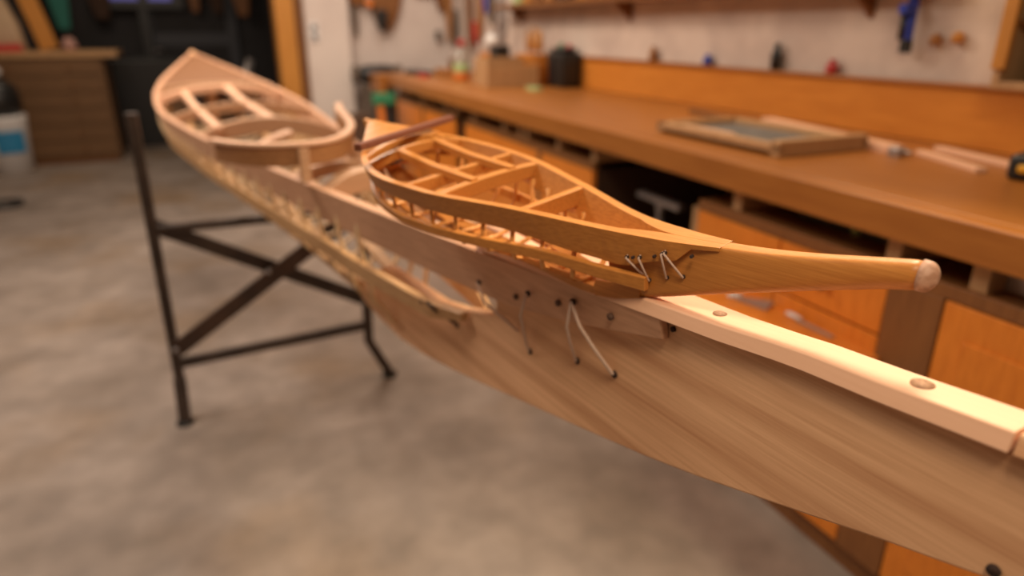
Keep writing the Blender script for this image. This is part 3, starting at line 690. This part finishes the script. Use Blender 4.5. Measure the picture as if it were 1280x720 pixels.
for i, (yy, zz) in enumerate(((1.545, 1.262), (1.475, 1.268))):
    o = MB().tube([(0, 0, -.012), (0, .0, .012), (0, 0, .022)], .016, 10, rs=[.016, .018, .006]).build('wall_hook_tool', M['post'] if i else M['tool'], None)
    o.location = (2.080, yy, zz); tag(o, ['small brown knob on the wall nearer the blue clamp', 'small orange knob on the wall beside the leaning frame'][i], 'tool')
# open tool cabinet at right end
tcb = thing('tool_cabinet', 'open dark tool cabinet with a wooden edge at the right end of the bench', 'cabinet', (2.098, .43, 1.150))
part(tcb, 'frame', M['divider'], MB().box(-.20, 0, .78, .80, .0, .8).box(-.20, 0, 0, .02, 0, .8).box(-.20, 0, .02, .78, 0, .02).box(-.20, 0, .02, .78, .78, .8), .002)
part(tcb, 'edge_board', M['post'], MB().box(-.215, -.20, .765, .80, .05, .8), .002)
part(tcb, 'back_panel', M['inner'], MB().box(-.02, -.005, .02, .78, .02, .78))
part(tcb, 'shelf', M['stile'], MB().box(-.18, -.02, .02, .78, .155, .17).box(-.18, -.02, .02, .78, .38, .395), .001)
for i, (a, b, z, h, mm) in enumerate(((.55, .72, .171, .07, 'black'), (.40, .53, .171, .06, 'grey'), (.58, .74, .396, .12, 'stile'), (.60, .73, .0215, .07, 'inner'))):
    simplebox('tool_case', ['black case on the lower shelf of the open tool cabinet', 'grey case beside the black one in the open tool cabinet', 'brown case on the upper shelf of the open tool cabinet', 'dark case at the bottom of the open tool cabinet'][i], 'case', (2.098 - .10, .43 + (a + b) / 2, 1.150 + z), .12, b - a, h, M[mm])

# ------------------------------------------------------------------ back wall and corner
def hang(name, label, cat, x, z, w_, h_, m, y=6.085, d=.05, group=None, r=0):
    o = MB().loft([[(-w_*.5, -d/2, 0), (w_*.5, -d/2, 0), (w_*.5, d/2, 0), (-w_*.5, d/2, 0)], [(-w_*.45, -d/2, -h_*.5), (w_*.45, -d/2, -h_*.5), (w_*.45, d/2, -h_*.5), (-w_*.45, d/2, -h_*.5)], [(-w_*.2, -d/3, -h_), (w_*.3, -d/3, -h_), (w_*.3, d/3, -h_), (-w_*.2, d/3, -h_)]]).build(name, m, None, .012)
    o.location = (x, y, z); o.rotation_euler = (0, r, 0); tag(o, label, cat, group); return o
hang('tool_bag', 'dark brown hanging tool bag on the white back wall, widest of the hanging things', 'bag', 1.47, 1.62, .27, .32, M['stile'], r=.15)
hang('leather_apron', 'dark apron hanging at the left of the white back wall', 'apron', 1.21, 1.60, .18, .13, M['stile'])
hang('bag_pocket', 'black pouch hanging beside the brown tool bag', 'pouch', 1.40, 1.44, .10, .17, M['black'], y=6.03)
hang('hanging_saw_handle', 'thin grey tool hanging from the dark apron', 'tool', 1.19, 1.47, .05, .24, M['machine'])
hang('orange_pouch', 'orange patch pouch between apron and tool bag', 'pouch', 1.30, 1.52, .07, .07, M['orange'], y=6.03)
for i, (x, z, hh, mm, wd) in enumerate(((2.00, 1.6, .42, 'tool', .06), (1.93, 1.6, .16, 'stile', .09), (2.05, 1.45, .28, 'machine', .05), (1.90, 1.28, .10, 'machine', .05), (1.78, 1.62, .06, 'stile', .25))):
    hang('hanging_tool', ['long brown tool hanging in the far corner', 'short dark tool hanging left of the corner', 'grey tool hanging nearest the corner', 'small grey tool low on the back wall', 'wide dark strip at the top of the back wall'][i], 'tool', x, z, wd, hh, M[mm], group='tools hung in the far corner')
for i, (yy, z, hh, mm) in enumerate(((5.75, 1.6, .5, 'stile'), (5.5, 1.6, .38, 'tool'), (5.25, 1.62, .30, 'machine'), (5.05, 1.58, .42, 'lgrey'), (5.62, 1.35, .18, 'red'), (5.35, 1.6, .2, 'blue'))):
    o = MB().loft([[(-.02, -.03, 0), (.02, -.03, 0), (.02, .03, 0), (-.02, .03, 0)], [(-.015, -.045, -hh*.6), (.015, -.045, -hh*.6), (.015, .045, -hh*.6), (-.015, .045, -hh*.6)], [(-.008, -.02, -hh), (.008, -.02, -hh), (.008, .02, -hh), (-.008, .02, -hh)]]).build('hand_tool', M[mm], None, .008)
    o.location = (2.07, yy, z); tag(o, ['dark long tool on the right wall nearest the corner', 'brown tool on the right wall second from the corner', 'grey-brown tool on the right wall above the bottle', 'grey metal tool on the right wall above the lamp', 'red-handled tool low on the right wall near the corner', 'blue-topped tool on the right wall above the lamp'][i], 'tool', 'tools hung on the right wall')
# socket on the pier
sk = thing('wall_socket', 'small grey double switch box on the white pier', 'socket', (.835, 5.978, 1.27))
part(sk, 'plate', M['white'], MB().box(-.035, .035, -.012, 0, -.07, .07), .004)
for z in (-.033, .033): part(sk, 'rocker', M['grey'], MB().box(-.018, .018, -.020, -.012, z - .020, z + .020), .003)
# machine under the back wall
mc = thing('pedestal_grinder', 'grey-brown pedestal machine with a black head by the back wall', 'machine', (1.30, 5.90, 0))
part(mc, 'column', M['machine'], MB().loft([[(-.16, -.12, 0), (.16, -.12, 0), (.16, .12, 0), (-.16, .12, 0)], [(-.13, -.10, .86), (.13, -.10, .86), (.13, .10, .86), (-.13, .10, .86)]]), .012)
part(mc, 'head', M['black'], MB().tube([(-.16, 0, .94), (-.10, 0, .94), (.10, 0, .94), (.16, 0, .94)], .07, 16, rs=[.05, .075, .075, .05]))
part(mc, 'wheel', M['machine'], MB().tube([(-.20, 0, .94), (-.16, 0, .94)], .075, 20))
part(mc, 'wheel', M['machine'], MB().tube([(.16, 0, .94), (.20, 0, .94)], .075, 20))
br = thing('hand_broom', 'green-topped broom with orange handle leaning beside the bench end', 'broom', (1.38, 5.28, 0))
br.location = (1.14, 4.95, 0)
part(br, 'handle', M['orange'], MB().bar((0, .0, .0), (-.02, .10, .80), .045, .03, (0, 1, 0)), .006)
part(br, 'head', M['green'], MB().box(-.07, .09, .07, .13, .78, .86), .01)
part(br, 'black_sleeve', M['black'], MB().bar((.07, .03, .20), (.05, .11, .79), .055, .03, (0, 1, 0)), .006)
simplebox('cardboard_box', 'dark brown box standing on the machine base left of the grinder', 'box', (1.02, 5.45, 0), .16, .2, .68, M['brown'])

# ------------------------------------------------------------------ back room on the left
dc = thing('drawer_chest', 'old wide wooden chest of drawers in the room at the left', 'chest of drawers', (-2.04, 8.20, 0))
part(dc, 'carcass', M['dull'], MB().box(0, 1.10, 0, .55, 0.05, 1.03), .004)
part(dc, 'top', M['divider'], MB().box(-.04, 1.24, -.04, .60, 1.03, 1.085), .004)
for i in range(6):
    dr = part(dc, 'drawer', M['dull'], MB().box(.03, 1.07, -.022, -.002, .08 + i*.157, .08 + i*.157 + .145), .004)
    for x in (.3, .8): MB().tube([(x, -.022, .15 + i*.157), (x, -.045, .15 + i*.157)], .014, 10).build('knob', M['stile'], dr)
part(dc, 'plinth', M['stile'], MB().box(.02, 1.08, .02, .53, 0, .05))
bu = thing('bucket', 'white plastic tub with a cyan label on the floor in front of the drawers', 'bucket', (-1.84, 7.93, 0))
part(bu, 'body', M['white'], MB().lathe((0, 0, 0), [(.001, .0), (.17, 0), (.20, .50), (.205, .53), (.001, .53)]))
part(bu, 'label_patch', M['cyan'], MB().loft([[(math.sin(t)*.201, -math.cos(t)*.201, .20), (math.sin(t)*.206, -math.cos(t)*.206, .20), (math.sin(t)*.211, -math.cos(t)*.211, .40), (math.sin(t)*.205, -math.cos(t)*.205, .40)] for t in frange(-.2, .95, 9)]))
bg = MB().lathe((0, 0, 0), [(.001, 0), (.18, .0), (.22, .10), (.20, .25), (.11, .34), (.001, .35)]).build('rubbish_bag', M['black'], None)
bg.location = (-1.86, 7.93, .531); tag(bg, 'black bag sitting on top of the white tub', 'bag')
wc = MB().lathe((0, 0, 0), [(.001, 0), (.08, .0), (.10, .04), (.07, .09), (.001, .10)]).build('white_cloth', M['white'], None)
wc.location = (-1.84, 7.9, .882); tag(wc, 'small white bundle on top of the black bag', 'cloth')
sa = MB().loft([[(-.26, -.10, 0), (.20, -.10, 0), (.20, .10, 0), (-.26, .10, 0)], [(-.28, -.12, .25), (.17, -.12, .25), (.17, .12, .25), (-.28, .12, .25)], [(-.28, -.08, .55), (.08, -.08, .55), (.08, .08, .55), (-.28, .08, .55)]]).build('paper_sack', M['cream'], None, .02)
sa.location = (-1.80, 8.42, 1.086); tag(sa, 'cream paper sack on the left end of the drawer chest', 'sack')
rb = simplebox('red_band_box', 'flat red box at the foot of the cream sack', 'box', (-1.80, 8.25, 1.086), .40, .06, .07, M['red'])
lb_ = MB().bar((0, 0, 0), (-.22, .02, 1.0), .16, .022, (0, 1, 0)).build('leaning_plank', M['post'], None, .003)
lb_.location = (-1.42, 8.55, 1.10); tag(lb_, 'orange plank leaning behind the cream sack', 'plank')
tl_ = hang('teal_cloth', 'teal cloth hanging in the left back room', 'cloth', -1.33, 2.0, .22, .72, M['teal'], y=9.0)
pk = MB().lathe((0, 0, 0), [(.001, 0), (.06, .0), (.07, .05), (.04, .12), (.001, .13)]).build('pink_jar', mat('pinkish clay', (.40, .22, .18), .7), None)
pk.location = (-1.22, 8.38, 1.086); tag(pk, 'pinkish jar on the drawer chest beside the plank', 'jar')
mo = thing('monitor', 'dark monitor with a faint violet glow in the left back room', 'monitor', (-.58, 9.50, 1.50))
part(mo, 'bezel', M['black'], MB().box(-.45, .45, 0, .05, 0, .50), .01)
for i, (a, b) in enumerate(((-.32, -.03), (.08, .32))): part(mo, 'screen', M['screen'], MB().box(a, b, -.004, -.001, .10, .24))
part(mo, 'stand', M['black'], MB().box(-.05, .05, .0, .06, -.52, 0).box(-.2, .2, -.05, .12, -.54, -.52), .004)
simplebox('dark_cupboard', 'black low cupboard below the monitor in the left back room', 'cupboard', (-.62, 9.36, 0), 1.1, .50, .959, M['black'], bev=.01)
for i, (x, z, w_, h_, mm) in enumerate(((.50, 1.68, .22, .30, 'stile'), (.22, 1.66, .20, .25, 'inner'), (-.02, 1.64, .14, .22, 'stile'), (-1.0, 1.64, .25, .30, 'inner'))):
    hang('hanging_coat', ['brown coat hanging nearest the door post', 'black coat hanging between two brown coats', 'brown coat hanging left of the door post pair', 'dark coat hanging left of the monitor'][i], 'coat', x, z + .2, w_, h_ + .15, M[mm], y=9.45, group='coats in the back room')
gp = MB().tube([(0, 0, .036), (.12, .04, .80), (.20, .06, 1.02)], .035, 10).build('grey_pole', M['lgrey'], None)
gp.location = (.20, 7.3, .62); 
tag(gp, 'grey pole end sticking up behind the kayak frame at the doorway', 'pole')
mb_ = MB().lathe((0, 0, 0), [(.001, 0), (.20, 0), (.20, .50), (.16, .66), (.001, .68)]).build('maroon_bag', M['maroon'], None)
mb_.location = (.62, 7.62, 0); tag(mb_, 'maroon bag on the floor behind the grey pole', 'bag')
gp.location = (.20, 7.2, 0); gp.data.transform(Matrix.Identity(4))
# cable coil
pts = []
for k in range(97):
    t = k / 96 * 6 * pi; r = .13 + .02 * math.sin(t * .37); pts.append((r * math.cos(t), r * 1.1 * math.sin(t), .012 + .006 * (k // 32) + .004 * math.sin(3 * t)))
cc_ = MB().tube(pts, .012, 8).build('cable_coil', M['black'], None)
cc_.location = (-1.62, 6.35, 0); tag(cc_, 'black cable coiled on the floor at the left edge', 'cable')
